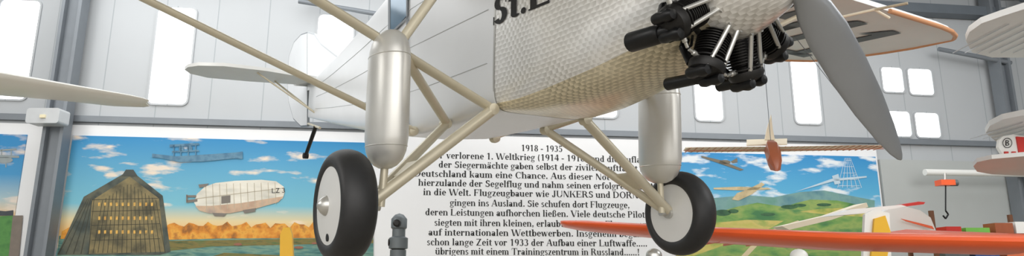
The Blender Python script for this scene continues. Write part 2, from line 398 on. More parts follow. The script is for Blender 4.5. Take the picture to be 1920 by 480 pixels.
# ------------------------------------------------------------ display board and writing
t = thing('display_board', 'long white board on the back wall with black German text in its middle', 'sign', MWL @ Matrix.Translation((-2, 0, 0)))
m = MB(); uL = wp(-40, 300, .06).x; uR = wp(1645, 300, .06).x
m.box(((uL+uR)/2, -.03, 2.25), (uR-uL, .06, 4.5)); m.build('panel', board_mat, t, Mx=MWL)
lines = [('1918 - 1935', 977, 1055, 284), ('Der verlorene 1. Weltkrieg (1914 - 1918) und die Auflagen', 804, 1226, 301),
 ('der Siegermächte gaben selbst der zivilen Luftfahrt in', 822, 1214, 318), ('Deutschland kaum eine Chance. Aus dieser Not heraus war', 776, 1230, 335),
 ('hierzulande der Segelflug und nahm seinen erfolgreichen Weg', 784, 1246, 352), ('in die Welt. Flugzeugbauer wie JUNKERS und DORNIER', 793, 1226, 369),
 ('gingen ins Ausland. Sie schufen dort Flugzeuge,', 843, 1181, 388), ('deren Leistungen aufhorchen ließen. Viele deutsche Piloten', 797, 1226, 406),
 ('siegten mit ihren kleinen, erlaubten kleinen Flugzeugen', 814, 1214, 425), ('auf internationalen Wettbewerben. Insgeheim begann', 803, 1214, 443),
 ('schon lange Zeit vor 1933 der Aufbau einer Luftwaffe.....', 800, 1214, 461), ('übrigens mit einem Trainingszentrum in Russland......!', 816, 1200, 478)]
EM = .195
for tx, x0, x1, y in lines:
    g, wd = serif.text(tx); a = wp(x0, y, .063); b = wp(x1, y, .063); sx = (b.x-a.x)/wd; z = wp((x0+x1)/2, y, .063).z
    m = MB()
    for q in g: m.flat([Vector((a.x+p[0]*sx, -.064, z+p[1]*EM)) for p in q])
    m.build('text_line', ink, t, Mx=MWL, norm=False)

# ------------------------------------------------------------ murals
def mural(name, label, corners, mat):
    t = thing(name, label, 'mural', MWL @ Matrix.Translation((wp(corners[0], 300).x, 0, 1)))
    a = wp(corners[0], corners[1], .07); b = wp(corners[2], corners[1], .07); zb = wp(corners[0], 560, .07).z
    zt = a.z
    m = MB(); m.box(((a.x+b.x)/2, -.0705, (zb+zt)/2), (b.x-a.x, .019, zt-zb)); m.build('painted_sky', mat, t, Mx=MWL)
    return t
lay = [0]
def paint(t, name, polys, m):
    lay[0] += 1; off = .0815 + .0012*(lay[0] % 16)
    mb = MB()
    for q in polys: mb.flat([wp(p[0], p[1], off) for p in q])
    return mb.build(name, m, t, Mx=MWL, norm=False)
def ell(cx, cy, rx, ry, n=18, a0=0, a1=360): return [(cx+rx*math.cos(math.radians(a0+(a1-a0)*i/n)), cy+ry*math.sin(math.radians(a0+(a1-a0)*i/n))) for i in range(n)]
def P(name, c, var=.15, sc=6): return M(name, c, .65, 0, var, sc)
zt = wp(300, 255).z
zb = wp(300, 480).z
sk1 = sky_mat('mural_sunset_sky', [(0, (110, 170, 180)), (.2, (238, 190, 120)), (.29, (226, 208, 160)), (.42, (120, 188, 206)), (1, (38, 134, 190))], zb, zt, (240, 222, 200), .57, 1.7)
mu = mural('hangar_mural', 'wide painted mural of an airship hangar, lake and airship under a sunset sky', (137, 254, 700, 258), sk1)
lay[0] = 0
paint(mu, 'painted_lake', [[(111, 442), (700, 442), (700, 540), (100, 540)]], patchy('lake_paint', [(56, 104, 104), (88, 136, 130), (124, 158, 138), (66, 112, 110)], 2.2, (1, 1, 6)))
paint(mu, 'painted_trees', [[(300, 450), (300, 428)]+[(300+i*9, 421+4*math.sin(i*1.7)+3*math.sin(i*3.1)) for i in range(1, 34)]+[(610, 425), (700, 428), (700, 446), (420, 447)], [(116, 434), (130, 426), (150, 424), (165, 428), (165, 446), (113, 448)]], patchy('autumn_trees_paint', [(150, 96, 40), (214, 136, 44), (232, 168, 66), (176, 110, 46)], 5))
paint(mu, 'painted_shore', [[(300, 452), (430, 450), (600, 447), (700, 449), (700, 456), (580, 458), (400, 462), (320, 470), (300, 478)], [(330, 500), (420, 474), (560, 480), (520, 520)]], patchy('shore_paint', [(74, 92, 56), (130, 116, 62), (84, 112, 66)], 4, (1, 1, 5)))
shell = [(107, 478), (157, 369), (240, 321), (247, 321), (305, 367), (320, 472), (300, 478)]
paint(mu, 'painted_hangar_shell', [shell], patchy('hangar_shell_paint', [(48, 56, 54), (76, 84, 76), (98, 98, 82), (60, 68, 64)], 2.5))
paint(mu, 'painted_hangar_front', [[(166, 476), (172, 376), (243, 331), (298, 372), (309, 472)]], patchy('hangar_front_paint', [(82, 78, 58), (118, 108, 76), (140, 126, 86), (96, 90, 66)], 3))
paint(mu, 'painted_hangar_ribs', [[(x, 474), (x+1.1, 474), (242+(x-242)*.74+1.1, 344+abs(x-242)*.46), (242+(x-242)*.74, 344+abs(x-242)*.46)] for x in range(174, 310, 9)] + [[(109+k*14, 476), (110.5+k*14, 476), (165+k*3, 372), (164+k*3, 372)] for k in range(5)] + [[(172, y), (300, y-3), (300, y-2), (172, y+1.2)] for y in (374, 396, 422, 450)], P('hangar_rib_paint', (56, 56, 44), .2, 9))
paint(mu, 'painted_hangar_windows', [[(x, y), (x+4, y-.4), (x+4, y+6), (x, y+6.4)] for y in (380, 406, 432) for x in range(184, 288, 11)], patchy('hangar_window_paint', [(180, 134, 66), (232, 184, 92), (160, 132, 80)], 6))
paint(mu, 'painted_hangar_roof_tower', [[(228, 330), (236, 318), (250, 318), (258, 330)]], P('tower_paint', (70, 75, 70)))
paint(mu, 'painted_airship_hull', [[(364, 380), (369, 364), (384, 350), (404, 343), (440, 339), (490, 337), (518, 340), (532, 350), (534, 360), (530, 372), (512, 381), (480, 389), (430, 399), (392, 399), (372, 393)]], patchy('airship_paint', [(198, 196, 184), (222, 218, 204), (234, 230, 216)], 1.6, (1, 1, 4)))
paint(mu, 'painted_airship_shade', [[(366, 386), (395, 386), (450, 381), (532, 368), (522, 379), (480, 391), (430, 400), (392, 400), (374, 395)]], patchy('airship_shade_paint', [(180, 150, 128), (204, 176, 148), (170, 152, 138)], 3))
paint(mu, 'painted_airship_panels', [[(385+i*13, 345-i*.3), (386+i*13, 345-i*.3), (388+i*13, 396-i*1.3), (387+i*13, 396-i*1.3)] for i in range(11)]+[[(366, 372), (532, 352), (532, 353), (366, 373.5)]], P('panel_line_paint', (182, 172, 150)))
paint(mu, 'painted_airship_fins', [[(350, 366), (368, 366), (368, 370), (350, 370)], [(350, 375), (370, 373), (370, 378), (352, 380)], [(372, 346), (392, 344), (386, 350), (374, 352)], [(415, 368), (432, 366), (432, 380), (415, 382)], [(349, 365), (352, 365), (352, 380), (349, 380)], [(398, 399), (425, 400), (420, 406), (402, 405)], [(455, 394), (480, 390), (478, 397), (458, 400)]], P('fin_paint', (122, 116, 108), .1, 4))
g, wd = Font(.1, .07, False).text('LZ 3')
paint(mu, 'painted_airship_letters', [[(509+p[0]*13, 362-p[1]*13-(p[0]*.5)) for p in q] for q in g], ink)
paint(mu, 'painted_seaplane', [[(285, 288), (330, 293), (380, 290), (440, 286), (455, 284), (455, 298), (440, 297), (380, 303), (335, 304), (300, 296), (285, 295)], [(318, 271), (372, 268), (374, 272), (318, 276)], [(322, 283), (372, 281), (374, 284), (322, 286)]]+[[(x, 272), (x+2, 272), (x+2, 292), (x, 292)] for x in (325, 338, 352, 366)]+[ell(340, 279, 5, 5, 10), ell(356, 278, 5, 5, 10)], patchy('seaplane_paint', [(62, 104, 134), (98, 140, 164), (74, 118, 146)], 5))
paint(mu, 'painted_boats', [ell(446, 458, 8, 2.5, 10), ell(560, 464, 9, 2.5, 10), ell(590, 456, 6, 2, 10)], P('boat_paint', (150, 100, 80)))
mu = mural('airfield_mural', 'narrow piece of mural at the left edge showing a biplane over a sunset airfield', (-60, 250, 52, 250), sky_mat('mural_evening_sky', [(0, (150, 120, 80)), (.3, (245, 205, 150)), (.45, (170, 195, 200)), (.65, (70, 150, 200)), (1, (44, 134, 192))], zb, zt, (235, 220, 205), .55, 1.7))
lay[0] = 0
paint(mu, 'painted_field', [[(-60, 408), (24, 404), (10, 540), (-60, 540)]], patchy('field_paint', [(50, 104, 60), (90, 146, 76), (66, 120, 70)], 3))
paint(mu, 'painted_runway', [[(24, 404), (43, 404), (30, 540), (10, 540)]], P('runway_paint', (130, 120, 110), .2, 9))
paint(mu, 'painted_tree_line', [[(-60, 398), (-20, 393), (10, 396), (25, 394), (25, 404), (-60, 406)]], P('dark_trees_paint', (70, 75, 80), .3, 9))
paint(mu, 'painted_biplane', [[(-40, 296), (0, 290), (36, 292), (36, 296), (0, 296), (-40, 302)], [(-30, 282), (30, 278), (32, 281), (-30, 286)], ell(8, 300, 16, 6), [(2, 281), (4, 281), (4, 292), (2, 292)], [(20, 280), (22, 280), (22, 292), (20, 292)], [(10, 306), (12, 306), (12, 314), (10, 314)]], P('biplane_paint', (150, 160, 162), .15, 9))
zt = wp(1450, 285).z; zb = wp(1450, 480).z
mu = mural('hills_mural', 'wide painted mural of gliders above rolling green hills at the right', (1268, 285, 1640, 288), sky_mat('mural_day_sky', [(0, (150, 190, 200)), (.3, (190, 215, 225)), (.6, (90, 175, 215)), (1, (40, 136, 198))], zb, zt, (240, 243, 243), .54, 1.8))
lay[0] = 0
paint(mu, 'painted_far_hills', [[(1268, 380), (1330, 372), (1400, 366), (1450, 370), (1500, 360), (1545, 357), (1590, 366), (1640, 376), (1640, 420), (1268, 420)]], patchy('far_hill_paint', [(86, 134, 146), (122, 162, 158), (98, 150, 130)], 2))
paint(mu, 'painted_hills', [[(1268, 392), (1305, 399), (1340, 400), (1380, 388), (1420, 380), (1470, 388), (1495, 380), (1520, 374), (1570, 376), (1610, 384), (1640, 390), (1640, 545), (1268, 545)]], patchy('hill_paint', [(70, 124, 78), (112, 156, 84), (150, 172, 96), (88, 140, 84)], 1.6, (1, 1, 2.5)))
paint(mu, 'painted_meadow', [[(1268, 436), (1300, 428), (1340, 418), (1400, 412), (1470, 414), (1440, 430), (1380, 452), (1300, 480), (1268, 500)], [(1500, 397), (1540, 391), (1580, 390), (1640, 400), (1640, 408), (1560, 403)]], patchy('meadow_paint', [(140, 160, 80), (190, 184, 96), (206, 190, 112), (150, 168, 88)], 2, (1, 1, 2)))
paint(mu, 'painted_trees', [ell(1355, 399, 16, 6), ell(1375, 396, 10, 4), ell(1480, 388, 16, 4), ell(1500, 385, 12, 3), ell(1440, 402, 14, 3), ell(1590, 395, 16, 3), ell(1320, 404, 20, 4), ell(1545, 384, 14, 3)], patchy('tree_paint', [(40, 78, 58), (70, 112, 74)], 6))
paint(mu, 'painted_path', [[(1390, 480), (1402, 480), (1440, 440), (1500, 415), (1496, 413), (1430, 437)]], P('path_paint', (214, 198, 160)))
paint(mu, 'painted_brown_glider', [[(1315, 292), (1350, 300), (1395, 318), (1388, 320), (1348, 306), (1315, 295)], ell(1358, 304, 12, 4, 12), [(1370, 303), (1382, 296), (1383, 304), (1374, 306)]], P('brown_glider_paint', (120, 112, 96)))
paint(mu, 'painted_cream_glider', [[(1338, 352), (1385, 350), (1440, 352), (1446, 355), (1390, 357), (1338, 355)], [(1372, 374), (1382, 362), (1400, 356), (1428, 342), (1434, 346), (1410, 364), (1385, 376)]], patchy('cream_glider_paint', [(176, 158, 118), (214, 196, 156)], 6))
paint(mu, 'painted_pylon', [[(1588+dx*2, 296), (1588.7+dx*2, 296), (1589+dx*9, 352), (1588+dx*9, 352)] for dx in (-2, -1, 0, 1, 2, 3)]+[[(1586-k*3, 300+k*12), (1596+k*4, 300+k*12), (1596+k*4, 300.8+k*12), (1586-k*3, 300.8+k*12)] for k in range(5)], P('pylon_paint', (205, 225, 235)))
paint(mu, 'painted_white_glider', [[(1490, 360), (1560, 335), (1625, 330), (1625, 333), (1562, 340)], [(1560, 330), (1572, 326), (1576, 344), (1565, 346)]], P('pale_glider_paint', (190, 212, 224)))

# ------------------------------------------------------------ right partition
m = MB(); a = wp(1650, 300, .1); b = wp(2000, 300, .1); m.box(((a.x+b.x)/2, -.05, 2.1), (b.x-a.x, .1, 4.2))
struct(m.build('wall_partition', M('partition_beige', (180, 184, 182), .6, 0, .04, 2), Mx=MWL))
m = MB(); m.tube(wp(1734, 323, .6), wp(1990, 327, .6), .07); tag(m.build('curtain_rail', white_gl, Mx=MWL), 'thick white tube running along the right wall above the hoist', 'tube')

# ------------------------------------------------------------ the aircraft
A = thing('monoplane', 'large silver high-wing monoplane with black radial engine hanging overhead', 'airplane', MP)
def ap(m, name, mat, parent=None, smooth=True): return m.build(name, mat, parent or A, local=True, smooth=smooth)
def interp(tab, s):
    if s <= tab[0][0]: return tab[0][1:]
    for r0, r1 in zip(tab, tab[1:]):
        if s <= r1[0]:
            k = (s-r0[0])/(r1[0]-r0[0])
            return tuple(x+(y-x)*k for x, y in zip(r0[1:], r1[1:]))
    return tab[-1][1:]
HUBH = lt(1482, -55, 0).z; HUBS = lt(1482, -55, 0).x
cow = [(0, .45, .76, 2.42, 10), (.3, .45, .735, 2.36, 7), (.7, .44, .745, 2.22, 4.6), (1.1, .415, .79, 2.05, 3.4), (1.5, .375, .875, 1.83, 2.6), (1.8, .34, .955, 1.66, 2.2), (2.05, .28, HUBH-.28, HUBH+.28, 2), (2.25, .2, HUBH-.2, HUBH+.2, 2), (2.33, .13, HUBH-.13, HUBH+.13, 2)]
fus = [(-6.75, .035, 1.5, 2.08, 8), (-5, .2, 1.2, 2.16, 8), (-3.45, .34, .95, 2.28, 9), (-2.3, .43, .78, 2.42, 10), (-1.5, .45, .72, 2.45, 12), (-.8, .45, .73, 2.45, 12), (0, .45, .76, 2.42, 12)]
def section(s, w, hb, ht, n, N=72):
    pts = []
    for i in range(N):
        th = 2*PI*(i+.5)/N; c, q = math.cos(th), math.sin(th)
        pts.append(Vector((s, w*math.copysign(abs(c)**(2/n), c), (hb+ht)/2+(ht-hb)/2*math.copysign(abs(q)**(2/n), q))))
    return pts
def side_t(s, h):
    w, hb, ht, n = interp(cow, s); k = abs(h-(hb+ht)/2)/((ht-hb)/2)
    return w*(max(0, 1-k**n))**(1/n)
ap(MB().loft([section(s, *interp(fus, s)) for s in [-6.75+.15*i for i in range(46)]]), 'fuselage', silver_bright)
ss = [i*.0777 for i in range(31)]
rings = [section(s, *interp(cow, s)) for s in ss]
mb1 = MB(); mb2 = MB(); N = 72
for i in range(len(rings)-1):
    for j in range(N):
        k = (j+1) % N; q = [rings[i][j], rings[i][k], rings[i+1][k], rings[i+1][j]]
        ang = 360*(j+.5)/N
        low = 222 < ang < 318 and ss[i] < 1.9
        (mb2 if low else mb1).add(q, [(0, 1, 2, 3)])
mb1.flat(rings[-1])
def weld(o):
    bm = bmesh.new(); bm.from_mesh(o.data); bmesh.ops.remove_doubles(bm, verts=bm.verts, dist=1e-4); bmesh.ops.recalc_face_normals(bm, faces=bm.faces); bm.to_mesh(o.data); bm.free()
weld(ap(mb1, 'engine_cowl', swirl_side)); weld(ap(mb2, 'cowl_belly', swirl_belly_reflect))
m = MB(); m.loft([[Vector((s, p.y*1.006, (p.z-1.59)*1.004+1.59)) for p in section(0, *interp(cow, 0))] for s in (-.012, .012)], caps=False); ap(m, 'firewall_seam', steel)
# cowl lettering
g, wd = Font(.17, .06, True).text('St.Louis')
p0 = lt(924, 50, -.45)
m = MB(); sc = .33; sxs = .46
for q in g:
    pts = [(p0.x+p[0]*sxs, p0.z+p[1]*sc) for p in q]
    m.flat([Vector((x, -(side_t(x, z)+.006), z)) for x, z in pts])
m.build('cowl_lettering', ink, A, local=True, norm=False)
def side_poly(m, pts, t=-.456):
    m.flat([Vector((p.x, t, p.z)) for p in [lt(x, y, -.45) for x, y in pts]])
m = MB(); side_poly(m, [(732, 66), (731, -40), (764, -60), (763, 30)]); ap(m, 'side_window', glass_blue, smooth=False)
m = MB()
for pts in ([(729, 70), (729, -40), (733, -40), (733, 70)], [(729, 70), (766, 34), (766, 30), (729, 65)], [(763, 245), (763, -60), (766, -60), (766, 243)]): side_poly(m, pts, -.459)
ap(m, 'door_frame', col_mat, smooth=False)
m = MB()
for h in (1.15, 1.6, 2.0):
    pts = []
    for s in [-.1-.4*i for i in range(16)]:
        w, hb, ht, n = interp(fus, s); f = (h-.74)/1.7; hh = hb+(ht-hb)*f
        pts.append(Vector((s, -w-.001, hh)))
    for a, b in zip(pts, pts[1:]): m.tube(a, b, .005, n=6)
ap(m, 'side_stringers', silver)
# wing
def wsec(t, ch0, le):
    up = [(0, 0), (.02, .04), (.08, .075), (.2, .1), (.4, .1), (.7, .055), (1, .004)]
    th = 2.2*min(1, ch0/1.6)
    return [Vector((le-x*ch0, t, 2.47+.015+y*th)) for x, y in up]+[Vector((le-x*ch0, t, 2.47)) for x in (1, .7, .4, .15, .03)]
secs = []; edge = []
for t in (-6.98, -6.93, -6.8, -6.55, -6.2, -5, -3, -1, 0, 1, 3, 5, 6.2, 6.55, 6.8, 6.93, 6.98):
    e = max(0, abs(t)-6.2)/.8; k = math.sqrt(max(0.01, 1-e*e)); secs.append(wsec(t, 2.3*k+.0, .15-.3*(1-k)))
    edge.append((t, .15-.3*(1-k), .15-.3*(1-k)-2.3*k))
ap(MB().loft(secs), 'wing', wing_mat)
for sg in (1, -1):
    E = [e for e in edge if e[0]*sg >= 5]; E.sort(key=lambda e: abs(e[0]))
    pts = [Vector((e[1]+.01, e[0], 2.485)) for e in E]+[Vector((e[2]-.01, e[0], 2.475)) for e in E[::-1]]
    ap(MB().path(pts, .03), 'wing_tip_edge', wing_edge)
# block registration letters, each in a .5 x 1 cell
B1 = .17
def blk(ch):
    if ch == '1': return [[(.17, 0), (.34, 0), (.34, 1), (.17, 1)], [(.02, .78), (.17, .84), (.17, 1)], [(.02, 0), (.49, 0), (.49, .1), (.02, .1)]]
    if ch == '2': return [[(0, 0), (.5, 0), (.5, .14), (0, .14)], [(0, .14), (.17, .14), (.5, .5), (.5, .62), (.33, .62)], [(.33, .5), (.5, .5), (.5, .94), (.33, .94)], [(.04, .86), (.46, .86), (.46, 1), (.04, 1)], [(0, .7), (.16, .7), (.16, .94), (0, .94)]]
    if ch == 'N': return [[(0, 0), (.15, 0), (.15, 1), (0, 1)], [(.35, 0), (.5, 0), (.5, 1), (.35, 1)], [(0, 1), (.17, 1), (.5, 0), (.33, 0)]]
    if ch == 'X': return [[(0, 0), (.17, 0), (.5, 1), (.33, 1)], [(0, 1), (.17, 1), (.5, 0), (.33, 0)]]
    return [[(.08, .43), (.42, .43), (.42, .57), (.08, .57)]]
m = MB(); tt = 1.45
for ch in 'N-X-211':
    adv = .5 if ch == '-' else .78
    for q in blk(ch): m.flat([Vector((-1.85+p[1]*1.6, tt+p[0]*(1.0 if ch == '-' else 1.3), 2.455)) for p in q])
    tt += adv
m.build('wing_registration', grey_ink, A, local=True, norm=False)
m = MB(); p = [MPi @ q for q in (at(1560, 36, 6.6), at(1640, 18, 6.4), at(1702, 6, 6.2), at(1640, 18, 6.4), at(1668, 34, 6.4))]; m.path(p, .014, 8); ap(m, 'pitot_tube', cream)
# tail
def plate(pts, t, th): return MB().prism([Vector((p.x, t-th/2, p.z)) for p in pts], (0, th, 0))
rud = [lt(x, y, 0) for x, y in ((566, 236), (552, 222), (543, 190), (540, 145), (544, 105), (553, 80), (566, 66), (578, 62), (578, 235))]
ru = ap(plate(rud, 0, .04), 'rudder', silver_bright)
ap(MB().path([Vector((p.x, 0, p.z)) for p in rud+rud[:1]], .022, 8), 'rudder_edge', col_mat, ru)
fin = [lt(x, y, 0) for x, y in ((579, 62), (592, 66), (604, 84), (640, 112), (640, 150), (579, 170))]
fi = ap(plate(fin, 0, .05), 'tail_fin', silver_bright)
ap(MB().path([Vector((p.x, 0, p.z)) for p in fin[:4]], .026, 8), 'fin_edge', silver, fi)
hs = 2.06
st_out = [lh(x, y, hs) for x, y in ((346, 131), (352, 126), (372, 123), (420, 124), (500, 133), (600, 150), (598, 166), (548, 158), (470, 153), (390, 146), (356, 138))]
for sg in (1, -1):
    ap(MB().prism([Vector((p.x, p.y*sg, p.z)) for p in st_out], (0, 0, .05)), 'tailplane', wing_mat)
    for x, y in ((482, 136), (515, 152)):
        p = lh(x, y, hs); ap(MB().tube((p.x, p.y*sg, p.z), (-6.2, -.06*sg, 1.5), .014), 'tailplane_strut', tube_mat)
a = lt(592, 238, 0); b = lt(573, 292, 0)
ap(MB().tube(a, b, .035, .03), 'tail_skid', black)
ap(MB().tube(lt(562, 226, 0), lt(600, 240, 0), .02), 'skid_bracket', tube_mat)
ap(MB().lathe(b+Vector((0, -.05, 0)), (0, 1, 0), [(.001, 0), (.05, .01), (.05, .09), (.001, .1)], 14), 'skid_shoe', black2)
# landing gear, both sides
for sg in (-1, 1):
    def Q(s, t, h): return Vector((s, sg*t, h))
    ra = -.8 if sg < 0 else -.58
    ap(MB().tube(Q(-.02, .45, .78), Q(-.2, 4.1, 2.46), .058, flat=.5, wide=(1, 0, .1)), 'front_wing_strut', tube_mat)
    ap(MB().tube(Q(-1.5, .45, .75), Q(-1.75, 4.9, 2.46), .052, flat=.55, wide=(1, 0, .1)), 'rear_wing_strut', tube_mat)
    ap(MB().tube(Q(0, 1.24, 1.19), Q(0, .45, 2.42), .038), 'upper_gear_strut', tube_mat)
    ap(MB().tube(Q(0, 1.2, 1.08), Q(ra, .45, .75), .038), 'diagonal_gear_strut', tube_mat)
    q0 = Q(0, .45, .77); q1 = Q(0, 1.42, .02); z0 = Q(ra, .45, .74); z1 = Q(-.05, 1.42, .02)
    ap(MB().tube(q0, q1, .044), 'front_axle_strut', tube_mat)
    ap(MB().tube(z0, z1, .038), 'rear_axle_strut', tube_mat)
    ap(MB().prism([q0.lerp(q1, .58), q0.lerp(q1, .74), z0.lerp(z1, .74), z0.lerp(z1, .58)], (0, 0, .02)), 'strut_brace_plate', tube_mat)
    for p in (Q(0, .46, .77), Q(ra, .46, .74), Q(-1.5, .46, .74)):
        ap(MB().lathe(p-Vector((.05, 0, 0)), (1, 0, 0), [(.001, 0), (.045, .01), (.05, .05), (.045, .09), (.001, .1)], 16), 'strut_fitting', tube_mat)
    base = Q(0, 1.32, .26)
    prof = [(.001, 0), (.3, .008), (.55, .03), (.78, .07), (.93, .13), (1, .22), (1, .5), (.99, .76), (.95, .84), (.86, .9), (.7, .95), (.45, .985), (.2, 1.0), (.001, 1.005)]
    fr = ap(MB().lathe(base, (0, 0, 1), [(r*.134, z) for r, z in prof], 40, sx=1.8, sy=1.0, wide=(1, 0, 0)), 'shock_strut_fairing', fair_mat)
    for z in (.16, .8):
        f_ = .968 if z < .5 else .98
        ap(MB().lathe(base+Vector((0, 0, z)), (0, 0, 1), [(.1325*f_, -.003), (.136*f_, .001), (.1325*f_, .005)], 40, sx=1.8, sy=1.0, wide=(1, 0, 0)), 'fairing_seam', fair_mat, fr)
    ap(MB().tube(Q(0, 1.32, .32), Q(0, 1.34, .0), .028), 'shock_strut_rod', tube_mat)
    ap(MB().tube(Q(-.02, 1.34, 0), Q(-.02, 1.62, 0), .03), 'axle', steel)
    o = Q(0, 1.6 if sg < 0 else 1.56, 0); R = .385; W = .122
    prof = []
    for i in range(23):
        a = math.radians(-125+250*i/22); prof.append((R-.085+.085*math.cos(a), W*math.sin(a)))
    wl = ap(MB().lathe(o, (0, sg, 0), [(.2, prof[0][1]*.9)]+prof+[(.2, prof[-1][1]*.9)], 56), 'tyre', rubber)
    dp = [(.001, -.13), (.06, -.128), (.262, -.108), (.272, -.096), (.272, .096), (.262, .108), (.06, .128), (.001, .13)]
    ap(MB().lathe(o, (0, sg, 0), dp, 56), 'wheel_disc', disc_mat, wl)
    ap(MB().lathe(o, (0, sg, 0), [(.07, .12), (.068, .135), (.05, .16), (.02, .182), (.001, .186)], 24), 'hub_cap', steel, wl)
    ap(MB().lathe(o+Vector((0, -sg*.165, 0)), (0, sg, 0), [(.001, 0), (.05, .005), (.05, .05)], 20), 'inner_hub', steel, wl)
    ap(MB().lathe(o+Vector((.03, sg*.108, -.21)), (0, sg, 0), [(.001, 0), (.026, .0), (.026, .01), (.001, .011)], 16), 'valve_opening', black, wl)
# engine
EC = Vector((1.9, 0, HUBH-.01))
for k in range(9):
    th = math.radians(90+40*k); d = Vector((0, math.cos(th), math.sin(th))); tg = Vector((0, -math.sin(th), math.cos(th)))
    prof = [(.001, .2), (.095, .2)]
    for i in range(12):
        z = .23+i*.0165; prof += [(.07, z), (.096, z+.002), (.096, z+.008), (.07, z+.01)]
    prof += [(.07, .43), (.1, .433), (.07, .441), (.07, .448), (.106, .45), (.106, .458), (.074, .46), (.074, .468), (.104, .47), (.106, .495), (.095, .52), (.05, .54), (.001, .545)]
    cy = ap(MB().lathe(EC, d, prof, 28), 'engine_cylinder', black2)
    for sd in (-1, 1):
        c0 = EC+d*.545+tg*(sd*.055)
        m = MB(); m.lathe(c0-Vector((.08, 0, 0)), (1, 0, 0), [(.001, 0), (.03, .01), (.036, .04), (.03, .08), (.038, .12), (.028, .155), (.001, .16)], 14); ap(m, 'rocker_box', black, cy)
        ap(MB().tube(EC+d*.2+tg*(sd*.03)+Vector((.15, 0, 0)), c0+Vector((.06, 0, 0))-d*.02, .0135), 'pushrod_tube', steel, cy)
        ap(MB().lathe(EC+d*.19+tg*(sd*.03)+Vector((.15, 0, 0)), d, [(.001, 0), (.024, .005), (.024, .05), (.001, .055)], 12), 'tappet_guide', black, cy)
        ap(MB().lathe(EC+d*.46+tg*(sd*.085), tg*sd, [(.016, 0), (.016, .04), (.01, .045), (.01, .075), (.001, .08)], 10), 'spark_plug', steel, cy)
        s0 = EC+d*.46+tg*(sd*.16); s1 = s0-d*.1+Vector((-.06, 0, 0))+tg*(sd*.015); s2 = EC+d*.24+tg*(sd*.1)-Vector((.1, 0, 0))
        ap(MB().path([s0, s1, s2], .008, 8), 'ignition_wire', black, cy)
    e0 = EC+d*.5+tg*.03; e1 = e0+d*.03+Vector((-.1, 0, 0)); L_ = .25 if k in (3, 4) else .17; e2 = e1+Vector((-L_, 0, 0))
    rr = 1.25 if k == 3 else .8
    m = MB(); m.tube(e0, e1, .04); m.lathe(e1+Vector((.03, 0, 0)), e2-e1, [(.001, 0), (.035*rr, .005), (.045*rr, .03), (.048*rr, L_), (.038*rr, L_), (.036*rr, L_*.7), (.001, L_*.7)], 18); ap(m, 'exhaust_stub', black, cy)
    ap(MB().path([EC+d*.24+tg*.06+Vector((-.14, 0, 0)), EC+d*.36+tg*.09+Vector((-.13, 0, 0)), EC+d*.49+tg*.07+Vector((-.07, 0, 0))], .034, 12), 'intake_pipe', black, cy)
    ap(MB().path([EC+d*.26-tg*.07+Vector((-.15, 0, 0)), EC+d*.38-tg*.09+Vector((-.13, 0, 0)), EC+d*.48-tg*.06+Vector((-.07, 0, 0))], .026, 12), 'breather_pipe', black, cy)
    th2 = th+math.radians(20); d2 = Vector((0, math.cos(th2), math.sin(th2))); t2 = Vector((0, -math.sin(th2), math.cos(th2)))
    ap(MB().tube(EC+d2*.3-t2*.1+Vector((-.04, 0, 0)), EC+d2*.3+t2*.1+Vector((-.04, 0, 0)), .026), 'oil_line', black2, cy)
ap(MB().lathe(EC-Vector((.16, 0, 0)), (1, 0, 0), [(.001, 0), (.25, 0), (.285, .05), (.285, .24), (.25, .3), (.2, .34), (.17, .4), (.001, .41)], 36), 'crankcase', swirl_side)
m = MB()
for i in range(18):
    an = 2*PI*i/18; m.lathe(EC+Vector((.13, .265*math.cos(an), .265*math.sin(an))), (1, 0, 0), [(.012, 0), (.012, .02), (.001, .022)], 8)
ap(m, 'crankcase_bolts', steel)
# propeller
hub = Vector((HUBS, 0, HUBH)); tip = ls(1690, 299, HUBS); bd = (tip-hub); BL = bd.length; bd.normalize(); bt = Vector((1, 0, 0)).cross(bd)
ap(MB().lathe(hub-Vector((.14, 0, 0)), (1, 0, 0), [(.001, 0), (.11, 0), (.11, .12), (.085, .16), (.08, .24), (.045, .3), (.001, .32)], 28), 'propeller_hub', fair_mat)
for sg in (1, -1):
    rg = []
    tab = [(.06, .06, .05, 50), (.12, .07, .05, 48), (.2, .1, .042, 44), (.32, .12, .032, 38), (.5, .122, .023, 30), (.68, .108, .016, 24), (.84, .078, .011, 20), (.94, .048, .008, 18), (.985, .024, .006, 17), (1, .008, .004, 17)]
    for f, hw, thk, tw in tab:
        a = math.radians(90-tw); cdir = (bt*math.sin(a)*sg + Vector((1, 0, 0))*(math.cos(a))); nd = bd.cross(cdir)
        o = hub+bd*(sg*BL*f)
        rg.append([o+cdir*(hw*math.cos(2*PI*i/20))+nd*(thk*math.sin(2*PI*i/20)) for i in range(20)])
    ap(MB().loft(rg), 'propeller_blade', prop_mat)

# ------------------------------------------------------------ white glider wing at left
rg = []
for px, pyc, Y, chd, th in ((-420, 90, 5.2, 1.1, .16), (0, 137, 6.0, .95, .12), (150, 163, 6.4, .75, .09), (240, 178, 6.62, .5, .06), (268, 184, 6.7, .33, .04), (280, 188, 6.78, .1, .015)):
    p = at(px, pyc, Y); pr = []
    for i in range(20):
        a = 2*PI*i/20; x = .5-.5*math.cos(a); y = math.sin(a)*th/2*(1-.5*x)
        pr.append(p+Vector((-.1*x, x*chd, y)))
    rg.append(pr)
t = thing('white_glider', 'smooth white glider wing reaching in from the left edge', 'glider', at(-420, 90, 5.2))
MB().loft(rg).build('wing', white_gl, t, smooth=True)

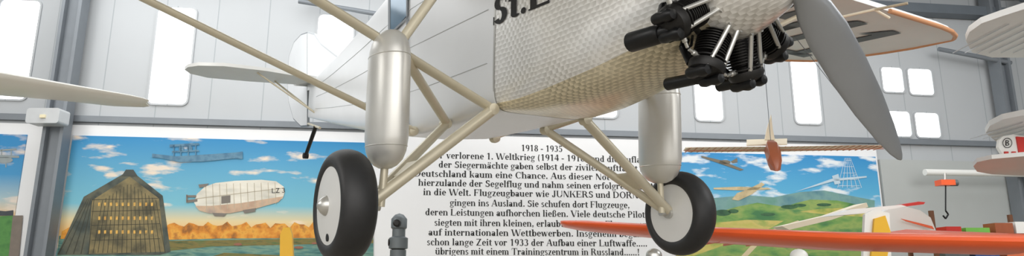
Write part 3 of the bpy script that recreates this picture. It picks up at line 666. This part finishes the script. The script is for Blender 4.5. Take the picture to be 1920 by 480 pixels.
# ------------------------------------------------------------ orange wing
t = thing('orange_glider', 'long bright orange wing stretching low across the right half', 'airplane', at(1900, 455, 5.7))
rg = []
for px, pyc, Y, chd, th in ((1052, 416, 7.2, .15, .04), (1062, 417, 7.1, .5, .08), (1100, 419, 7.0, .75, .12), (1300, 433, 6.7, 1.0, .17), (1600, 447, 6.2, 1.15, .2), (1960, 454, 5.7, 1.25, .21)):
    p = at(px, pyc, Y); pr = []
    for i in range(24):
        a = 2*PI*i/24; x = .5-.5*math.cos(a); y = math.sin(a)*th/2*(1-.4*x)
        pr.append(p+Vector((0, x*chd, y)))
    rg.append(pr)
MB().loft(rg).build('wing', orange, t, smooth=True)
m = MB()
for i in range(14):
    f = i/14; px = 1330+i*45; Y = 6.65-f*.9
    m.box(at(px, 444+f*9, Y+.6)+Vector((0, 0, -.065)), (.012, .7, .02))
m.build('wing_ribs', orange_dk, t)
t2 = thing('orange_tail_glider', 'short orange and white wing panel behind the long orange wing at far right', 'airplane', at(1800, 450, 9))
m = MB(); m.prism([at(1636, 447, 9), at(1700, 437, 9.2), at(1930, 446, 9.2), at(1930, 452, 8.4), at(1700, 450, 8.6)], (0, 0, .05)); m.build('wing', orange, t2)
t = thing('white_sailplane', 'white aircraft tail with red tipped wing beside the hills mural', 'airplane', at(1700, 440, 10))
m = MB(); m.prism([at(1652, 398, 10), at(1672, 390, 10), at(1700, 388, 10), at(1725, 394, 10), at(1745, 408, 10), at(1758, 440, 10), at(1655, 442, 10)], (0, .3, 0)); m.build('fuselage', white_gl, t)
m = MB(); m.prism([at(1556, 405, 9), at(1600, 392, 9), at(1690, 384, 9), at(1700, 387, 9), at(1620, 400, 9)], (0, .3, .01)); m.build('wing', white_gl, t)
m = MB(); m.prism([at(1690, 384, 9), at(1722, 378, 9), at(1735, 379, 9), at(1732, 383, 9), at(1700, 387, 9)], (0, .3, .01)); m.build('wing_tip', red, t)
m = MB(); m.prism([at(1690, 410, 9.9), at(1748, 424, 9.9), at(1752, 430, 9.9), at(1700, 415, 9.9)], (0, .02, 0)); m.build('stripe', orange, t)
t = thing('yellow_tail', 'yellow and white aircraft fin standing behind the orange wing', 'airplane', Vector((at(1640, 480, 8.6).x, 8.6, 0)))
m = MB(); m.prism([at(1622, 402, 8.6), at(1640, 392, 8.6), at(1668, 400, 8.6), at(1672, 500, 8.6), at(1618, 500, 8.6)], (0, .06, 0)); m.build('fin', white_gl, t)
m = MB(); m.prism([at(1640, 410, 8.56), at(1660, 404, 8.56), at(1672, 440, 8.56), at(1660, 500, 8.56), at(1632, 500, 8.56)], (0, .04, 0)); m.build('rudder', yellow, t)
m = MB(); c = at(1645, 500, 8.6); m.lathe((c.x, c.y+.03, 0), (0, 0, 1), [(.25, 0), (.25, .04), (.04, .06), (.04, c.z), (.001, c.z)], 16); m.build('stand', grey_m, t)
m = MB(); m.prism([at(1466, 424, 10.8), at(1560, 402, 10.8), at(1625, 380, 10.8), at(1628, 388, 10.8), at(1560, 412, 10.8), at(1480, 431, 10.8)], (0, .4, .01))
tag(m.build('cream_wing', cream), 'narrow translucent cream wing angled up in front of the hills mural', 'wing')
for px, py, Y, r, lab, mt in ((1498, 480, 5.2, .065, 'small grey rounded dome peeking up below the orange wing', white_gl), (1226, 478, 5.2, .06, 'small round metal cap below the right landing wheel', steel)):
    c = at(px, py, Y); zc = c.z; m = MB(); m.lathe((c.x, c.y, 0), (0, 0, 1), [(r*2, 0), (r*2, .03), (r*.6, .05), (r*.6, zc-.1), (r, zc-.08), (r, zc)]+[(r*math.cos(a), zc+r*.8*math.sin(a)) for a in (.3, .6, .9, 1.2, 1.5)], 20)
    tag(m.build('domed_post', mt, smooth=True), lab, 'post')

# ------------------------------------------------------------ hanging model glider
t = thing('model_glider', 'small wooden model glider with long ribbed white wings hanging by wire', 'model glider', at(1450, 285, 9))
m = MB()
rg = []
for px, py in ((1284, 280), (1300, 281), (1440, 280), (1458, 280), (1600, 277), (1657, 276)):
    p = at(px, py, 9); cw = .2 if px in (1284, 1657) else .36
    rg.append([p+Vector((0, -cw/2, 0)), p+Vector((0, -cw/4, .02)), p+Vector((0, cw/2, 0)), p+Vector((0, 0, -.003))])
m.loft(rg).build('wing', cream, t)
m = MB()
for i in range(32):
    px = 1290+i*11.6; m.box(at(px, 281-(px-1287)*.012, 9)+Vector((0, 0, -.004)), (.012, .34, .008))
m.build('wing_ribs', rib_wood, t)
m = MB(); m.tube(at(1284, 283, 8.83), at(1657, 279, 8.83), .005); m.build('leading_edge', wood, t)
m = MB()
rg = []
for px, py, Y, w, h in ((1456, 318, 8.35, .02, .02), (1453, 304, 8.45, .09, .1), (1449, 288, 8.8, .11, .15), (1446, 276, 9.5, .07, .1), (1444, 269, 10.3, .03, .04)):
    p = at(px, py, Y); rg.append([p+Vector((w*a, 0, h*b)) for a, b in ((-1, .2), (-.6, 1), (.6, 1), (1, .2), (.7, -1), (-.7, -1))])
m.loft(rg).build('fuselage', wood, t, smooth=True)
m = MB(); m.prism([at(1400, 264, 10.4), at(1476, 262, 10.4), at(1476, 272, 10.0), at(1400, 274, 10.0)], (0, 0, .02)); m.build('tailplane', cream, t)
m = MB(); m.prism([at(1434, 262, 10.3), at(1438, 242, 10.3), at(1446, 215, 10.3), at(1449, 242, 10.3), at(1453, 262, 10.3)], (0, .02, 0)); m.build('rudder', cream, t)
p = at(1443, 240, 9.6)
tag(MB().tube((p.x, p.y, 8.25), (p.x, p.y, at(1445, 268, 9.6).z), .005, n=6).build('suspension_wire', beam_mat), 'thin wire running straight up from the model glider', 'wire', 'thin suspension wires')
a = at(1540, 132, 9); b = at(1652, 275, 9)
tag(MB().tube(b+(a-b)*2.2, b, .005, n=6).build('suspension_wire', beam_mat), 'thin slanting wire running to the right wing tip of the model glider', 'wire', 'thin suspension wires')

# ------------------------------------------------------------ biplane at right edge
t = thing('biplane', 'pale biplane wing tips with ribbed undersides at the right edge', 'airplane', hz(1920, 240, 3.54))
def hpanel(pts, z, th, name, mat, t):
    m = MB(); m.prism([hz(x, y, z) for x, y in pts], (0, 0, th)); return m.build(name, mat, t)
hpanel([(1811, 76), (1818, 60), (1840, 44), (1880, 30), (1930, 14), (2000, 0), (2000, 112), (1920, 108), (1860, 108), (1822, 98)], 4.72, .08, 'upper_wing', wing_mat, t)
hpanel([(1848, 250), (1856, 236), (1880, 224), (1930, 214), (2000, 205), (2000, 275), (1920, 272), (1870, 267)], 3.54, .07, 'lower_wing', wing_mat, t)
m = MB()
for i in range(7):
    x = 1836+i*24; m.box(hz(x, 74, 4.70), (.012, 1.1, .01))
    m.box(hz(x+30, 246, 3.525), (.012, 1.0, .01))
m.build('wing_ribs', silver, t)
m = MB(); m.tube(hz(1940, 60, 4.7), hz(1940, 240, 3.6), .025); m.build('interplane_strut', tube_mat, t)
t = thing('striped_tail_airplane', 'aircraft tail in red and white carrying a circled letter at the right edge', 'airplane', hz(1920, 310, 3.0))
hpanel([(1825, 312), (1832, 304), (1860, 298), (1930, 292), (2000, 288), (2000, 330), (1930, 330), (1860, 327), (1832, 322)], 3.02, .05, 'tailplane', wing_mat, t)
Yr = 8.8
m = MB(); m.prism([at(1872, 276, Yr), at(1874, 262, Yr), at(1882, 255, Yr), at(1900, 252, Yr), at(1922, 256, Yr), at(1930, 300, Yr), at(1886, 299, Yr)], (0, .05, 0)); m.build('rudder', white_gl, t)
m = MB()
for x in (1884, 1898): m.prism([at(x, 284, Yr-.02), at(x+7, 284, Yr-.02), at(x+9, 298, Yr-.02), at(x+2, 298, Yr-.02)], (0, .02, 0))
m.prism([at(1906, 256, Yr-.02), at(1921, 257, Yr-.02), at(1925, 298, Yr-.02), at(1913, 298, Yr-.02)], (0, .02, 0))
m.build('stripes', red, t)
m = MB()
ci = [at(1889+9*math.cos(i*PI/12), 268+9.5*math.sin(i*PI/12), Yr-.012) for i in range(24)]; cj = [at(1889+7.8*math.cos(i*PI/12), 268+8.2*math.sin(i*PI/12), Yr-.012) for i in range(24)]
for i in range(24): k = (i+1) % 24; m.add([ci[i], ci[k], cj[k], cj[i]], [(0, 1, 2, 3)])
g, wd = Font(.12, .08, False).text('B')
for q in g: m.flat([at(1884.5+p[0]*15, 273-p[1]*15, Yr-.012) for p in q])
m.build('circled_letter', ink, t)

# ------------------------------------------------------------ hoist and rack
t = thing('hoist', 'small orange electric hoist hanging with its hook by the right wall', 'hoist', at(1774, 343, 12.5))
MB().box(at(1772, 343, 12.5), (.26, .2, .1)).build('motor_housing', orange, t)
MB().lathe(at(1782, 343, 12.5), (1, 0, 0), [(.001, 0), (.06, 0), (.06, .12), (.001, .12)], 16).build('drum', grey_m, t)
MB().tube(at(1773, 347, 12.5), at(1773, 395, 12.5), .012).build('chain', black, t)
MB().path([at(1773, 395, 12.5), at(1778, 402, 12.5), at(1773, 410, 12.5), at(1768, 404, 12.5)], .015).build('hook', black, t)
MB().tube(at(1772, 338, 12.5), at(1772, 325, 12.5), .02).build('hanger', steel, t)
t = thing('storage_rack', 'brown timber storage rack with clutter in the bottom right corner', 'rack', Vector((at(1850, 480, 11.5).x, 11.8, 0)))
zt_ = at(1850, 441, 11.5).z; bx0 = at(1850, 441, 11.5).x
for k in range(3): MB().box((bx0, 11.8, zt_-.45*k), (1.9, .8, .05)).build('shelf', brown, t)
for dx in (-.92, .92):
    for dy in (-.37, .37): MB().box((bx0+dx, 11.8+dy, zt_/2+.2), (.06, .06, zt_+.4)).build('post', brown, t)
for dx, w, h, mt, lab in ((-.5, .25, .12, red, 'red box'), (-.1, .4, .1, green, 'long green box'), (.35, .3, .18, wood, 'wooden crate'), (.62, .15, .2, white_gl, 'white carton')):
    tag(MB().box((bx0+dx, 11.7, zt_+.028+h/2), (w, .3, h)).build('storage_box', mt), lab+' on top of the timber rack', 'box', 'boxes on the timber rack')
for i, (dx, w, h, mt) in enumerate(((-.5, .4, .3, grey_m), (0, .4, .25, M('blue_bin', (60, 90, 150))), (.5, .35, .32, orange_dk))):
    tag(MB().box((bx0+dx, 11.7, zt_-.45+.028+h/2), (w, .3, h)).build('storage_bin', mt), ('dark grey', 'blue', 'faded orange')[i]+' bin on the second shelf of the rack', 'bin', 'bins on the timber rack')

# ------------------------------------------------------------ grey machine and yellow fin
c = at(749, 400, 9.5)
t = thing('grey_machine', 'slim grey metal machine column standing behind the left landing wheel', 'machine', Vector((c.x, c.y, 0)))
z = c.z
MB().lathe((c.x, c.y, 0), (0, 0, 1), [(.2, 0), (.2, .08), (.09, .12), (.09, z-.75), (.11, z-.74), (.11, z-.5), (.001, z-.5)], 24).build('column', grey_m, t, smooth=True)
MB().lathe((c.x, c.y, z-.5), (0, 0, 1), [(.08, 0), (.13, .02), (.13, .16), (.09, .18), (.09, .28), (.11, .3), (.11, .42), (.06, .48), (.001, .5)], 24).build('head', grey_m, t, smooth=True)
MB().lathe((c.x-.13, c.y-.03, z-.4), (1, 0, 0), [(.001, 0), (.05, 0), (.05, .06), (.001, .07)], 16).build('side_knob', black2, t)
MB().lathe((c.x-.0, c.y-.13, z-.15), (0, -1, 0), [(.001, 0), (.05, 0), (.05, .08), (.03, .09), (.001, .09)], 16).build('lens', black2, t)
p = at(536, 520, 8)
t = thing('yellow_glider_tail', 'upright orange-yellow fin standing left of the left landing wheel', 'glider', Vector((p.x, 8, 0)))
m = MB(); m.prism([at(524, 520, 8), at(525, 440, 8), at(531, 427, 8), at(543, 426, 8), at(547, 440, 8), at(551, 520, 8)], (0, .05, 0)); m.build('fin', yellow, t)
m = MB(); m.lathe(p+Vector((0, -.3, 0)), (0, 1, 0), [(.001, 0), (.08, .02), (.12, .6), (.15, 1.2), (.001, 1.25)], 16); m.build('tail_boom', yellow, t)
m = MB(); m.lathe((p.x, 8.3, 0), (0, 0, 1), [(.3, 0), (.3, .04), (.04, .06), (.04, p.z), (.001, p.z)], 16); m.build('stand', grey_m, t)

# ------------------------------------------------------------ lights
w = bpy.data.worlds.new('world'); bpy.context.scene.world = w; w.use_nodes = True
w.node_tree.nodes['Background'].inputs[0].default_value = (1, .985, .965, 1); w.node_tree.nodes['Background'].inputs[1].default_value = 1.4
def area(loc_, target, sx, sy, e, col=(1, 1, 1)):
    l = bpy.data.lights.new('area_light', 'AREA'); l.shape = 'RECTANGLE'; l.size = sx; l.size_y = sy; l.energy = e; l.color = col
    o = bpy.data.objects.new('area_light', l); C.objects.link(o); o.location = loc_
    o.rotation_euler = (Vector(target)-Vector(loc_)).to_track_quat('-Z', 'Y').to_euler(); o['kind'] = 'structure'
    return o
area((0, 10.5, 7.9), (0, 11.5, 0), 20, 4, 650)
area((-9, 3, 7), (-1, 7, 3), 4, 4, 520, (1, .98, .95))
area((9, 5, 7.6), (6, 12, 2), 6, 4, 420)
area((0, -6, 5), (0, 10, 3), 14, 6, 420, (1, .97, .93))
